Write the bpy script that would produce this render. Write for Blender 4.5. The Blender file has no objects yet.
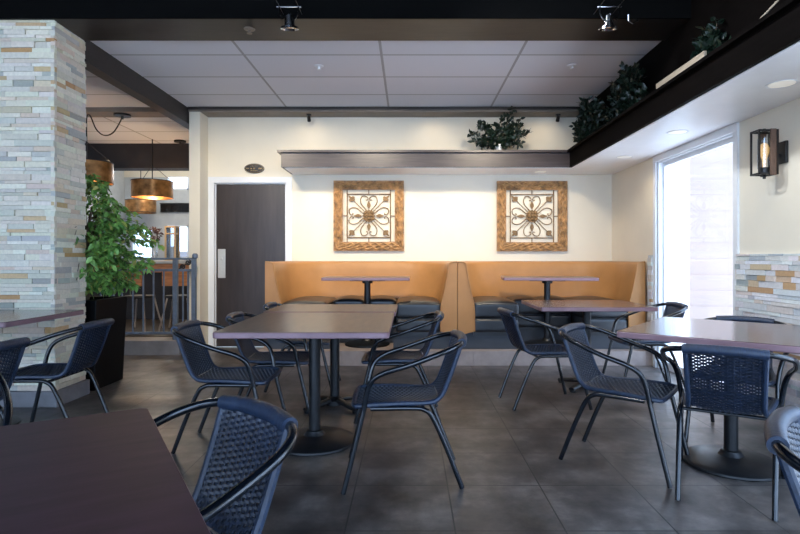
import bpy, bmesh, math, random
from mathutils import Vector, Matrix
random.seed(7)
C = bpy.context.scene.collection
F, HZ, VX, VY = 550.0, 1.14, 409.0, 258.0      # focal (px), eye height, vanishing point
def R(a): return math.radians(a)

# ------------------------------------------------------------------ materials
class NT:
    def __init__(s, name):
        s.m = bpy.data.materials.new(name); s.m.use_nodes = True
        s.t = s.m.node_tree; s.n = s.t.nodes; s.b = s.n['Principled BSDF']
        s.tc = s.n.new('ShaderNodeTexCoord')
    def new(s, t, **k):
        n = s.n.new(t)
        for a, v in k.items(): setattr(n, a, v)
        return n
    def link(s, a, b): s.t.links.new(a, b)
    def math(s, op, a, b=None):
        n = s.new('ShaderNodeMath', operation=op)
        for i, v in enumerate((a, b)):
            if v is None: continue
            if isinstance(v, (int, float)): n.inputs[i].default_value = v
            else: s.link(v, n.inputs[i])
        return n.outputs[0]
    def noise(s, scale, detail=4, vec=None, stretch=None, rough=.55):
        n = s.new('ShaderNodeTexNoise'); n.inputs['Scale'].default_value = scale
        n.inputs['Detail'].default_value = detail; n.inputs['Roughness'].default_value = rough
        v = vec or s.tc.outputs['Object']
        if stretch:
            m = s.new('ShaderNodeMapping'); m.inputs['Scale'].default_value = stretch
            s.link(v, m.inputs[0]); v = m.outputs[0]
        s.link(v, n.inputs['Vector']); return n.outputs['Fac']
    def ramp(s, fac, stops):
        n = s.new('ShaderNodeValToRGB'); e = n.color_ramp.elements
        while len(e) < len(stops): e.new(.5)
        for i, (p, c) in enumerate(stops):
            e[i].position = p; e[i].color = (*c, 1)
        s.link(fac, n.inputs[0]); return n.outputs[0]
    def mix(s, fac, a, b, mode='MIX'):
        n = s.new('ShaderNodeMix', data_type='RGBA', blend_type=mode)
        for i, v in ((0, fac), (6, a), (7, b)):
            if isinstance(v, (int, float)): n.inputs[i].default_value = v
            elif isinstance(v, tuple): n.inputs[i].default_value = (*v, 1)
            else: s.link(v, n.inputs[i])
        return n.outputs[2]
    def bump(s, h, strength=.2, dist=.01):
        n = s.new('ShaderNodeBump'); n.inputs['Strength'].default_value = strength
        n.inputs['Distance'].default_value = dist
        s.link(h, n.inputs['Height']); s.link(n.outputs[0], s.b.inputs['Normal'])

def mat(name, col, rough=.5, metal=0, spec=.5, var=.12, scale=6, stretch=None, bump=0, emit=None, es=0, coat=0, bscale=None):
    t = NT(name); b = t.b
    f = t.noise(scale, stretch=stretch)
    lo = tuple(max(0, c*(1-var*1.6)) for c in col); hi = tuple(min(1, c*(1+var*1.6)) for c in col)
    t.link(t.ramp(f, [(.25, lo), (.75, hi)]), b.inputs['Base Color'])
    b.inputs['Roughness'].default_value = rough; b.inputs['Metallic'].default_value = metal
    b.inputs['Specular IOR Level'].default_value = spec
    if coat: b.inputs['Coat Weight'].default_value = coat; b.inputs['Coat Roughness'].default_value = .15
    if bump: t.bump(t.noise(bscale or scale*6, stretch=stretch), bump, .004)
    if emit: b.inputs['Emission Color'].default_value = (*emit, 1); b.inputs['Emission Strength'].default_value = es
    return t.m

def attr_mat(name, rough=.7, bumps=.3, nscale=40, spec=.4, trans=0):
    t = NT(name); a = t.new('ShaderNodeAttribute', attribute_name='tint')
    f = t.noise(nscale)
    t.link(t.mix(.22, a.outputs['Color'], t.ramp(f, [(.3, (.35, .35, .35)), (.7, (1, 1, 1))]), 'MULTIPLY'), t.b.inputs['Base Color'])
    t.b.inputs['Roughness'].default_value = rough; t.b.inputs['Specular IOR Level'].default_value = spec
    if bumps: t.bump(t.noise(nscale*1.6), bumps, .006)
    if trans:
        t.b.inputs['Subsurface Weight'].default_value = 0
    return t.m

def grid_mask(t, sx, sy, ox, oy, w):
    sp = t.new('ShaderNodeSeparateXYZ'); g = t.new('ShaderNodeNewGeometry'); t.link(g.outputs['Position'], sp.inputs[0])
    us, ids = [], []
    for ax, s_, o in ((0, sx, ox), (1, sy, oy)):
        q = t.math('DIVIDE', t.math('SUBTRACT', sp.outputs[ax], o), s_)
        fr = t.math('FRACT', q); fl = t.math('FLOOR', q)
        d = t.math('MULTIPLY', t.math('MINIMUM', fr, t.math('SUBTRACT', 1.0, fr)), s_)
        us.append(d); ids.append(fl)
    line = t.math('LESS_THAN', t.math('MINIMUM', us[0], us[1]), w/2)
    cb = t.new('ShaderNodeCombineXYZ'); t.link(ids[0], cb.inputs[0]); t.link(ids[1], cb.inputs[1])
    wn = t.new('ShaderNodeTexWhiteNoise'); t.link(cb.outputs[0], wn.inputs['Vector'])
    return line, wn.outputs['Value'], g.outputs['Position']

def floor_mat():
    t = NT('slate_floor_tile')
    line, rnd, pos = grid_mask(t, .461, .459, .193, 2.297-.459*10, .007)
    n1 = t.noise(3.2, 7, pos, rough=.65); n2 = t.noise(14, 5, pos, (1, .35, 1))
    c = t.ramp(n1, [(.32, (.030, .028, .028)), (.5, (.115, .102, .096)), (.68, (.26, .235, .22))])
    c = t.mix(.45, c, t.ramp(n2, [(.3, (.45, .42, .4)), (.7, (1, .96, .92))]), 'MULTIPLY')
    c = t.mix(.6, c, t.ramp(rnd, [(0, (.6, .58, .58)), (1, (1.0, .98, .96))]), 'MULTIPLY')
    c = t.mix(line, c, (.018, .017, .017))
    t.link(c, t.b.inputs['Base Color'])
    r = t.math('ADD', t.math('MULTIPLY', n2, .25), .26); t.link(r, t.b.inputs['Roughness'])
    h = t.math('SUBTRACT', t.math('ADD', n1, t.math('MULTIPLY', n2, .4)), t.math('MULTIPLY', line, 1.5))
    t.bump(h, .25, .004); t.b.inputs['Specular IOR Level'].default_value = .75
    return t.m

def ceil_mat():
    t = NT('ceiling_tile')
    line, rnd, pos = grid_mask(t, 1.25, .607, -.25, 4.996, .024)
    n = t.noise(60, 3, pos)
    c = t.mix(line, t.ramp(rnd, [(0, (.74, .74, .79)), (1, (.80, .80, .85))]), (.42, .41, .42))
    t.link(c, t.b.inputs['Base Color']); t.b.inputs['Roughness'].default_value = .85
    t.bump(n, .15, .003); return t.m

def glass_mat(name, tint=(1, 1, 1), refl=.06):
    t = NT(name); o = t.n['Material Output']
    tr = t.new('ShaderNodeBsdfTransparent'); tr.inputs[0].default_value = (*tint, 1)
    gl = t.new('ShaderNodeBsdfGlossy'); gl.inputs['Roughness'].default_value = .02
    lw = t.new('ShaderNodeLayerWeight'); lw.inputs[0].default_value = .12
    f = t.math('ADD', t.math('MULTIPLY', lw.outputs['Fresnel'], refl*1.6), refl*.3)
    mx = t.new('ShaderNodeMixShader'); t.link(f, mx.inputs[0]); t.link(tr.outputs[0], mx.inputs[1]); t.link(gl.outputs[0], mx.inputs[2])
    t.link(mx.outputs[0], o.inputs['Surface']); return t.m

M = dict(
    floor=floor_mat(), ceil=ceil_mat(),
    cream=mat('cream_wall_paint', (.80, .735, .60), .75, var=.02, scale=3, bump=.04, bscale=120),
    white=mat('white_trim_paint', (.80, .82, .84), .45, var=.02),
    soffit=mat('white_soffit_paint', (.88, .88, .88), .35, var=.02),
    dark=mat('dark_brown_beam', (.022, .017, .015), .42, var=.25, scale=5, stretch=(1, 8, 8), bump=.05),
    darkwood=mat('espresso_fascia_wood_lit', (.050, .036, .034), .38, var=.25, scale=4, stretch=(1, 6, 14), bump=.05),
    dark_shaded=mat('dark_brown_fascia_shaded', (.005, .0037, .0033), .6, 0, .03, var=.25, scale=5, stretch=(8, 1, 8)),  # shade put into the colour of the right fascia; lit back run stays lighter
    black=mat('black_ceiling_paint', (.0025, .0025, .0025), .9, 0, .1, var=.1),
    bronze=mat('bronze_header_paint', (.20, .16, .125), .5, var=.1),
    door=mat('dark_brown_door', (.040, .029, .026), .38, var=.2, scale=3, stretch=(6, 6, .6)),
    top=mat('brown_laminate_tabletop', (.070, .027, .032), .24, var=.22, scale=5, stretch=(1, 5, 1), bump=.02, coat=.6),
    top2=mat('maroon_laminate_tabletop', (.062, .026, .036), .5, 0, .22, var=.2, scale=5, stretch=(1, 5, 1), bump=.03),
    edge=mat('mauve_brown_table_edge', (.27, .16, .18), .35, var=.1),
    ctop=mat('walnut_laminate_tabletop', (.17, .105, .075), .30, var=.18, scale=5, stretch=(5, 1, 1), bump=.03),
    iron=mat('black_cast_iron', (.012, .013, .015), .38, .2, var=.2, scale=30, bump=.08),
    tube=mat('black_painted_tube', (.004, .006, .010), .20, .0, .6, var=.15, scale=20, coat=.3),
    rattan=mat('blue_black_resin_weave', (.009, .016, .034), .33, 0, .6, var=.35, scale=45),
    wrap=mat('blue_black_resin_wrap', (.016, .030, .062), .36, 0, .55, var=.3, scale=40, stretch=(6, 1, 1), bump=.3),
    tan=mat('tan_vinyl_upholstery', (.43, .205, .068), .45, 0, .4, var=.06, scale=5, bump=.04, bscale=150),
    bvinyl=mat('black_vinyl_cushion', (.013, .015, .019), .30, 0, .6, var=.2, scale=7, bump=.03, bscale=90),
    kick=mat('charcoal_toe_kick', (.035, .04, .05), .5, var=.1),
    plinth=mat('beige_plinth_tile', (.36, .29, .26), .5, var=.15, scale=6, bump=.05),
    curb=mat('grey_curb_tile', (.24, .23, .24), .55, var=.18, scale=5, bump=.05),
    steel=mat('brushed_steel', (.75, .76, .74), .35, .5, var=.05, scale=30, stretch=(1, 1, 12)),
    chrome=mat('bright_chrome', (.75, .77, .8), .12, 1, var=.02),
    copper=mat('hammered_copper', (.36, .18, .07), .34, .75, var=.4, scale=9, bump=.2, emit=(1, .45, .1), es=.02),
    oak=mat('carved_oak_frame', (.36, .19, .07), .5, var=.45, scale=16, bump=.5, bscale=22),
    rust=mat('rusty_bronze_scrollwork', (.20, .115, .045), .5, .3, var=.4, scale=40, bump=.2),
    gold=mat('gold_lettering', (.55, .36, .14), .4, .5),
    blackgloss=mat('black_glossy_plaque', (.008, .007, .005), .3),
    planter=mat('black_planter_glaze', (.003, .003, .0035), .4, 0, .2, var=.2),
    soil=mat('dark_potting_soil', (.03, .02, .013), .95, var=.5, scale=30, bump=.6),
    bark=mat('ficus_bark', (.13, .09, .06), .8, var=.3, scale=12, bump=.4),
    leaf=attr_mat('green_leaf', .38, 0, 25, .5), stone=attr_mat('ledger_stone', .75, .5, 45, .35),
    rail=mat('blue_grey_iron_railing', (.14, .18, .25), .38, .2, var=.15, scale=15),
    barwood=mat('amber_bar_wood', (.42, .17, .055), .4, var=.25, scale=5, stretch=(1, 8, 8)),
    tanmetal=mat('pale_bentwood_leg', (.36, .30, .26), .4, var=.1),
    backgrey=mat('grey_back_room_paint', (.52, .54, .55), .7, var=.06),
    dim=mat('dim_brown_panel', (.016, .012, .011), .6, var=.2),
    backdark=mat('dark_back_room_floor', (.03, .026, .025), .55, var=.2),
    siding=mat('white_lap_siding', (.245, .205, .19), .6, var=.02),
    palewood=mat('pale_pine_strip', (.50, .40, .29), .55, var=.15, stretch=(8, 1, 8)),
    sconcewood=mat('weathered_wood_strap', (.11, .065, .045), .6, var=.3, scale=20, stretch=(6, 6, 1)),
    lamp=mat('warm_white_lens', (.8, .78, .72), .4, var=.01, emit=(1, .93, .8), es=.25),
    bulb=mat('amber_glass_bulb', (.7, .45, .18), .2, var=.05, emit=(1, .62, .25), es=.4),
    screen=mat('dark_screen', (.012, .013, .016), .2), pot=mat('white_ceramic_pot', (.75, .75, .74), .4, var=.03),
    ground=mat('pale_outdoor_paving', (.70, .70, .71), .8, var=.08),
    dried=attr_mat('dried_floral_stem', .8, 0), lampwood=mat('pale_oak_lantern', (.52, .38, .22), .5, var=.15),
    glass=glass_mat('clear_window_glass'), sglass=glass_mat('seeded_lamp_glass', (.90, .93, .96), .6),
)

# ------------------------------------------------------------------ mesh builder
class MB:
    def __init__(s): s.v, s.f, s.mi, s.col, s.cur, s.tint = [], [], [], [], 0, None
    def face(s, idx, tint=None):
        s.f.append(idx); s.mi.append(s.cur); s.col.append(tint or s.tint or (1, 1, 1))
    def add(s, vs): o = len(s.v); s.v += [Vector(p) for p in vs]; return o
    def box(s, lo, hi, mtx=None, tint=None):
        x0, y0, z0 = lo; x1, y1, z1 = hi
        p = [Vector(q) for q in ((x0,y0,z0),(x1,y0,z0),(x1,y1,z0),(x0,y1,z0),(x0,y0,z1),(x1,y0,z1),(x1,y1,z1),(x0,y1,z1))]
        if mtx: p = [mtx @ q for q in p]
        o = s.add(p)
        for q in ((0,3,2,1),(4,5,6,7),(0,1,5,4),(1,2,6,5),(2,3,7,6),(3,0,4,7)): s.face([o+i for i in q], tint)
        return s
    def tube(s, pts, r, n=8, closed=False, cap=True, flat=None):
        pts = [Vector(p) for p in pts]; N = len(pts); rs = r if isinstance(r, (list, tuple)) else [r]*N
        def tan(i):
            if closed: return (pts[(i+1) % N]-pts[i-1]).normalized()
            return (pts[min(i+1, N-1)]-pts[max(i-1, 0)]).normalized()
        t0 = tan(0); up = Vector((0, 0, 1)) if abs(t0.z) < .9 else Vector((1, 0, 0))
        nrm = (up - t0*up.dot(t0)).normalized(); o = len(s.v)
        for i in range(N):
            t = tan(i); nrm = (nrm - t*nrm.dot(t)).normalized(); b = t.cross(nrm)
            for k in range(n):
                a = 2*math.pi*(k+.5)/n
                fy = flat or 1
                s.v.append(pts[i] + (nrm*math.cos(a)*fy + b*math.sin(a))*rs[i])
        for i in range(N if closed else N-1):
            j = (i+1) % N
            for k in range(n):
                l = (k+1) % n
                s.face([o+i*n+k, o+i*n+l, o+j*n+l, o+j*n+k])
        if cap and not closed:
            s.face([o+k for k in range(n)][::-1]); s.face([o+(N-1)*n+k for k in range(n)])
        return s
    def lathe(s, prof, n=32, at=(0,0,0), mtx=None):
        o = len(s.v); at = Vector(at)
        for r, z in prof:
            for k in range(n):
                a = 2*math.pi*k/n; p = Vector((r*math.cos(a), r*math.sin(a), z))
                s.v.append((mtx @ p if mtx else p)+at)
        for i in range(len(prof)-1):
            for k in range(n):
                l = (k+1) % n; s.face([o+i*n+k, o+i*n+l, o+(i+1)*n+l, o+(i+1)*n+k])
        s.face([o+k for k in range(n)][::-1]); s.face([o+(len(prof)-1)*n+k for k in range(n)])
        return s
    def prism(s, poly, z0, z1, mtx=None):
        n = len(poly); ps = [Vector((x, y, z)) for z in (z0, z1) for x, y in poly]
        if mtx: ps = [mtx @ p for p in ps]
        o = s.add(ps)
        s.face([o+i for i in range(n)][::-1]); s.face([o+n+i for i in range(n)])
        for i in range(n):
            j = (i+1) % n; s.face([o+i, o+j, o+n+j, o+n+i])
        return s
    def round_box(s, lo, hi, r, crown=0, n=10, xc=True):
        lo, hi = Vector(lo), Vector(hi); bm = bmesh.new()
        bmesh.ops.create_cube(bm, size=2); bmesh.ops.subdivide_edges(bm, edges=bm.edges[:], cuts=n, use_grid_fill=True)
        c, h = (lo+hi)/2, (hi-lo)/2; o = len(s.v); bm.verts.index_update()
        def remap(u):   # push grid lines toward edges so the rounding is smooth
            return math.copysign(abs(u)**.55, u)
        for v in bm.verts:
            p = Vector([remap(v.co[i])*h[i] for i in range(3)])
            q = Vector([max(-h[i]+r, min(h[i]-r, p[i])) for i in range(3)])
            d = p-q
            if d.length > 1e-9: p = q + d.normalized()*r
            if p.z > 0 and crown:
                u, w = p.x/h.x, p.y/h.y
                p.z += crown*(1-u*u)*(1-.8*w*w)*min(1, p.z/max(h.z-r, 1e-6))
            s.v.append(c+p)
        for f in bm.faces: s.face([o+v.index for v in f.verts])
        bm.free(); return s
    def build(s, name, m, parent=None, smooth=True, bevel=0, loc=None, bseg=2):
        me = bpy.data.meshes.new(name)
        org = Vector(loc) if loc is not None else Vector((0, 0, 0))
        me.from_pydata([tuple(v-org) for v in s.v], [], s.f)
        ms = m if isinstance(m, (list, tuple)) else [m]
        for q in ms: me.materials.append(q)
        me.polygons.foreach_set('material_index', s.mi)
        if any(c != (1, 1, 1) for c in s.col):
            at = me.color_attributes.new('tint', 'FLOAT_COLOR', 'CORNER'); buf = []
            for p, c in zip(s.f, s.col): buf += [*c, 1]*len(p)
            at.data.foreach_set('color', buf)
        me.update()
        if smooth:
            me.polygons.foreach_set('use_smooth', [True]*len(s.f)); me.set_sharp_from_angle(angle=R(38))
        o = bpy.data.objects.new(name, me); o.location = org; C.objects.link(o)
        if parent: o.parent = parent
        if bevel:
            b = o.modifiers.new('bevel', 'BEVEL'); b.width = bevel; b.segments = bseg; b.limit_method = 'ANGLE'; b.angle_limit = R(40)
        return o

def thing(name, label, cat, loc=(0, 0, 0), rz=0, group=None):
    o = bpy.data.objects.new(name, None); C.objects.link(o); o.empty_display_size = .1
    o.location = loc; o.rotation_euler = (0, 0, rz); return tag(o, label, cat, group)
def tag(o, label, cat, group=None):
    o['label'] = label; o['category'] = cat
    if group: o['group'] = group
    return o
def struct(mb, name, m, parent=None, **k):
    k.setdefault('smooth', False)
    o = mb.build(name, m, parent, **k)
    if not parent: o['kind'] = 'structure'
    return o
def dup(root, loc, rz, label, group=None):
    r = root.copy(); C.objects.link(r); r.location = loc; r.rotation_euler = (0, 0, rz); r['label'] = label
    if group: r['group'] = group
    for ch in list(root.children):
        c = ch.copy(); C.objects.link(c); c.parent = r
        for g in list(ch.children):
            d = g.copy(); C.objects.link(d); d.parent = c
    return r
def catmull(pts, sub=6, closed=False):
    P = [Vector(p) for p in pts]; N = len(P); out = []
    for i in range(N if closed else N-1):
        a, b, c, d = (P[(i-1) % N] if closed or i > 0 else P[i]), P[i], P[(i+1) % N], (P[(i+2) % N] if closed or i+2 < N else P[min(i+1, N-1)])
        for k in range(sub):
            t = k/sub
            out.append(.5*((2*b)+(c-a)*t+(2*a-5*b+4*c-d)*t*t+(3*b-a-3*c+d)*t**3))
    if not closed: out.append(P[-1])
    return out

# ------------------------------------------------------------------ room shell
WY, WX, ZC = 7.0, 2.58, 2.985          # back wall, right wall, ceiling
struct(MB().box((-6.2, -3, -.12), (WX+.14, 7.15, 0)), 'floor', M['floor'])
struct(MB().box((-6.2, 4.62, ZC), (2.147, 8.86, ZC+.1)), 'ceiling', M['ceil'])
struct(MB().box((-6.2, -3, 3.6), (WX+.14, 4.62, 3.7)), 'ceiling_dark', M['black'])
# back wall around the door hole
wb = MB(); dx0, dx1, dz = -2.475, -1.565, 2.095
wb.box((-2.70, WY, 0), (dx0, WY+.14, ZC)); wb.box((dx1, WY, 0), (WX+.14, WY+.14, ZC)); wb.box((dx0, WY, dz), (dx1, WY+.14, ZC))
struct(wb, 'wall_back', M['cream'])
struct(MB().box((-2.69, 6.73, 0), (-2.557, WY, 2.93)), 'wall_pilaster', M['cream'])
wr = MB(); oy0, oy1, oz = 4.35, 5.72, 2.165
wr.box((WX, -3, 0), (WX+.14, -.6, 3.6)); wr.box((WX, 2.4, 0), (WX+.14, oy0, 3.6)); wr.box((WX, oy1, 0), (WX+.14, WY, 3.6))
wr.box((WX, oy0, oz), (WX+.14, oy1, 3.6)); wr.box((WX, -.6, 2.165), (WX+.14, 2.4, 3.6))
struct(wr, 'wall_right', M['cream'])
struct(MB().box((-6.32, -3, 0), (-6.2, 12.2, 3.6)), 'wall_left', M['backgrey'])
# header with bronze underside along the back wall, left run beyond the beam
struct(MB().box((-2.70, 6.73, 2.93), (2.147, WY, ZC)), 'trim_header', M['bronze'])
struct(MB().box((-6.2, 6.73, 2.93), (-2.83, WY, ZC)), 'trim_header_left', M['bronze'])
struct(MB().box((-2.70, 6.705, 2.955), (2.147, 6.73, ZC)), 'trim_header_edge', M['dark'])
# beams
struct(MB().box((-6.2, 4.2, 2.965), (2.147, 4.62, 3.6)), 'trim_cross_beam', M['dark'])
struct(MB().box((-2.83, 4.62, 2.79), (-2.71, 8.85, ZC)), 'trim_side_beam', M['dark'])
struct(MB().box((2.147, -3, 2.395), (WX, WY, 3.6)), 'trim_bulkhead', M['dark_shaded'])
# soffit: white underside, dark fascia with a lip, planter shelf on top
sf = MB()
sf.box((-1.47, 6.48, 2.20), (WX, WY, 2.24)); sf.box((1.915, -3, 2.20), (WX, 6.48, 2.24))
struct(sf, 'ceiling_soffit', M['soffit'])
fa = MB()
fa.box((-1.50, 6.45, 2.205), (1.885, 6.48, 2.385)); fa.box((-1.50, 6.48, 2.205), (-1.47, WY, 2.385))
fa.box((-1.54, 6.41, 2.375), (1.845, 6.50, 2.40)); fa.box((-1.54, 6.50, 2.375), (-1.44, WY, 2.40)); fa.box((-1.47, 6.48, 2.375), (1.84, WY, 2.394))
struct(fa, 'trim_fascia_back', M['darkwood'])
fa = MB()
fa.box((1.885, -3, 2.205), (1.915, 6.48, 2.385)); fa.box((1.845, -3, 2.375), (1.935, 6.50, 2.40)); fa.box((1.915, -3, 2.33), (2.147, 6.48, 2.345))
struct(fa, 'trim_fascia_right', M['dark_shaded'])
struct(MB().box((-6.2, 4.185, 2.965), (2.147, 4.2, 3.6)), 'trim_beam_face', M['black'])
# plinth under the booths, curb of the raised back room
pl = MB()
x = -1.62
while x < WX-.01:
    x2 = min(x+.46, WX); pl.box((x+.002, 5.83, 0), (x2-.002, 5.845, .152)); x = x2
pl.box((-1.62, 5.845, 0), (WX, WY, .150))
struct(pl, 'trim_plinth', M['plinth'])
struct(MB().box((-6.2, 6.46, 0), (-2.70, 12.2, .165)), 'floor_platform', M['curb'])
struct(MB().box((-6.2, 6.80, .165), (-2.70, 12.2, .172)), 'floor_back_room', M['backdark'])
# baseboard on right wall + door trim
struct(MB().box((WX-.015, 2.4, 0), (WX, oy0-.08, .1)), 'baseboard_right', M['white'])
# door
tr = MB(); tw = .075
tr.box((dx0-tw, WY-.02, 0), (dx0, WY+.01, dz+tw)); tr.box((dx1, WY-.02, 0), (dx1+tw, WY+.01, dz+tw)); tr.box((dx0, WY-.02, dz), (dx1, WY+.01, dz+tw))
tr.box((dx0, WY+.01, 0), (dx0+.014, WY+.14, dz)); tr.box((dx1-.014, WY+.01, 0), (dx1, WY+.14, dz)); tr.box((dx0, WY+.01, dz-.014), (dx1, WY+.14, dz))
struct(tr, 'trim_door', M['white'])
d1 = struct(MB().box((dx0+.016, WY+.03, .01), (dx1-.016, WY+.075, dz-.016)), 'door_1', M['door'])
pp = MB().box((-2.44, WY+.022, .885), (-2.345, WY+.030, 1.255)); pp.lathe([(.018, 0), (.018, .008), (.012, .012)], 16, (-2.392, WY+.022, 1.13), Matrix.Rotation(R(90), 3, 'X'))
pp.lathe([(.010, 0), (.010, .006)], 12, (-2.392, WY+.022, .98), Matrix.Rotation(R(90), 3, 'X'))
pp.build('push_plate', M['steel'], d1, bevel=.003)
# right opening: white frame and glass
wt = MB(); e = .055
wt.box((WX-.018, oy0-e, 0), (WX+.004, oy0, oz-.03)); wt.box((WX-.018, oy1, 0), (WX+.004, oy1+e, oz-.03)); wt.box((WX-.022, oy0-e, oz-.03), (WX+.004, oy1+e, 2.198))
wt.box((WX+.004, oy0, 0), (WX+.139, oy0+.03, oz-.04)); wt.box((WX+.004, oy1-.03, 0), (WX+.139, oy1, oz-.04)); wt.box((WX+.004, oy0, oz-.04), (WX+.139, oy1, oz))
wt.box((WX+.05, oy0+.03, 0), (WX+.09, oy0+.055, oz-.04)); wt.box((WX+.05, oy1-.05, 0), (WX+.09, oy1-.03, oz-.04)); wt.box((WX+.051, oy0+.03, .0), (WX+.089, oy1-.03, .08)); wt.box((WX+.051, oy0+.03, oz-.08), (WX+.089, oy1-.03, oz-.04))
struct(wt, 'trim_window', M['white'])
struct(MB().box((WX+.066, oy0+.05, .07), (WX+.072, oy1-.045, oz-.07)), 'window_1', M['glass'])
struct(MB().box((WX+.066, -.6, .1), (WX+.072, 2.4, 2.165)), 'window_2', M['glass'])
# outdoors: paving, neighbouring white lap-sided house
struct(MB().box((WX+.14, -3, -.14), (12, 14, -.02)).box((-14, -16, -.14), (12, -3.0, -.02)), 'ground', M['ground'])  # second slab, unseen behind camera, added to bounce sunlight up to the ceiling
sd = MB()
for k in range(26):
    z = -.02+k*.19; mt = Matrix.Translation((0, 6.60, z)) @ Matrix.Rotation(R(4), 4, 'X')
    sd.box((3.30, 0, 0), (9, .02, .20), mt)
sd.box((3.32, 6.625, -.02), (9, 6.9, 4.9))
struct(MB().box((3.20, 6.55, -.02), (3.34, 6.95, 4.9)), 'trim_outside_corner', M['white'])
struct(sd, 'wall_outside', M['siding'])

# ------------------------------------------------------------------ ledger stone
PAL = [((.78, .76, .73), 6), ((.86, .85, .83), 6), ((.70, .69, .68), 3), ((.55, .57, .60), 1.3), ((.74, .66, .57), 2.2), ((.60, .38, .20), .5), ((.80, .72, .67), 2.6), ((.68, .52, .34), .8), ((.42, .44, .44), .4)]
def stone_col():
    c = random.choices([p[0] for p in PAL], [p[1] for p in PAL])[0]; k = random.uniform(.92, 1.12); c = (c[0], c[1]*.97, c[2]*.91)
    return tuple(min(1, q*k*random.uniform(.96, 1.04)) for q in c)
def stone_face(mb, org, u, n, width, height, depth=.03, cast=(1.05, 1.01, .90)):
    org, u, n = Vector(org), Vector(u), Vector(n); z = 0
    while z < height-.01:
        h = min(random.choice((.026, .034, .04, .048)), height-z); x = -random.uniform(0, .2)
        while x < width:
            l = random.uniform(.07, .32); a, b = max(0, x), min(width, x+l)
            if b-a > .01:
                d = depth+random.uniform(-.008, .008)
                p = [org+u*i+n*j+Vector((0, 0, k)) for k in (z+.001, z+h-.001) for i, j in ((a+.001, 0), (b-.001, 0), (b-.001, d), (a+.001, d))]
                o = mb.add(p); c = tuple(min(1, a_*b_) for a_, b_ in zip(stone_col(), cast))
                for q in ((0,1,2,3),(7,6,5,4),(4,5,1,0),(5,6,2,1),(6,7,3,2),(7,4,0,3)): mb.face([o+i for i in q], c)
            x += l
        z += h
sc = MB(); cz = 2.965
sc.box((-3.75, 4.25, .12), (-2.75, 4.61, cz), tint=(.5, .48, .45))
stone_face(sc, (-3.75, 4.25, .12), (1, 0, 0), (0, -1, 0), 1.03, cz-.12); stone_face(sc, (-2.75, 4.22, .12), (0, 1, 0), (1, 0, 0), .41, cz-.12)
struct(sc, 'wall_stone_column', M['stone'])
bs = MB(); bs.box((-3.77, 4.19, 0), (-2.685, 4.63, .12))
struct(bs, 'baseboard_column', M['curb'], bevel=.004)
sw = MB()
stone_face(sw, (WX, 2.4, .1), (0, 1, 0), (-1, 0, 0), oy0-e-2.4, 1.07, cast=(.92, .97, 1.06)); stone_face(sw, (WX, oy1+e, .15), (0, 1, 0), (-1, 0, 0), .10, 1.02, cast=(.92, .97, 1.06))
struct(sw, 'wall_stone_wainscot', M['stone'])

# ------------------------------------------------------------------ back room
struct(MB().box((-6.2, 8.86, 3.15), (-2.56, 12.2, 3.25)), 'ceiling_back_room', M['soffit'])
struct(MB().box((-6.2, 8.86, 2.59), (-2.56, 9.15, 3.15)), 'trim_back_beam', M['dim'])
struct(MB().box((-2.69, WY, 0), (-2.56, 12.2, 3.2)), 'wall_back_room_right', M['cream'])
bw = MB()     # far wall with three window openings
bw.box((-6.2, 12.0, .17), (-2.69, 12.15, 1.12)); bw.box((-6.2, 12.0, 2.95), (-2.69, 12.15, 3.15)); bw.box((-6.2, 12.0, 1.12), (-6.05, 12.15, 2.95))
bw.box((-5.60, 12.0, 1.12), (-5.28, 12.15, 2.95)); bw.box((-5.28, 12.0, 1.86), (-2.69, 12.15, 2.62)); bw.box((-6.05, 12.0, 1.80), (-5.60, 12.15, 2.95)); bw.box((-3.0, 12.0, 1.12), (-2.69, 12.15, 1.86))
struct(bw, 'wall_far', M['backgrey'])
struct(MB().box((-6.2, 11.97, 2.90), (-2.69, 12.0, 3.12)), 'trim_far_wall', M['cream'])
for i, (a, b, c, d) in enumerate(((-6.05, -5.60, 1.12, 1.80), (-5.28, -3.0, 1.12, 1.86), (-5.28, -3.0, 2.62, 2.95))):
    w = MB(); xs = [a] + [a+(b-a)*k/max(1, round((b-a)/.45)) for k in range(1, max(1, round((b-a)/.45)))] + [b]
    for q in xs: w.box((q-.02, 12.01, c), (q+.02, 12.06, d))
    w.box((a, 12.01, c), (b, 12.06, c+.04)); w.box((a, 12.01, d-.04), (b, 12.06, d))
    fr = struct(w, 'window_%d' % (i+3), M['white'])
    MB().box((a, 12.07, c), (b, 12.075, d)).build('pane', M['glass'], fr, smooth=False)
struct(MB().box((-6.2, 13.5, -1), (-2.0, 13.6, 1.3)), 'wall_outside_back', M['siding'])

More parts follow.
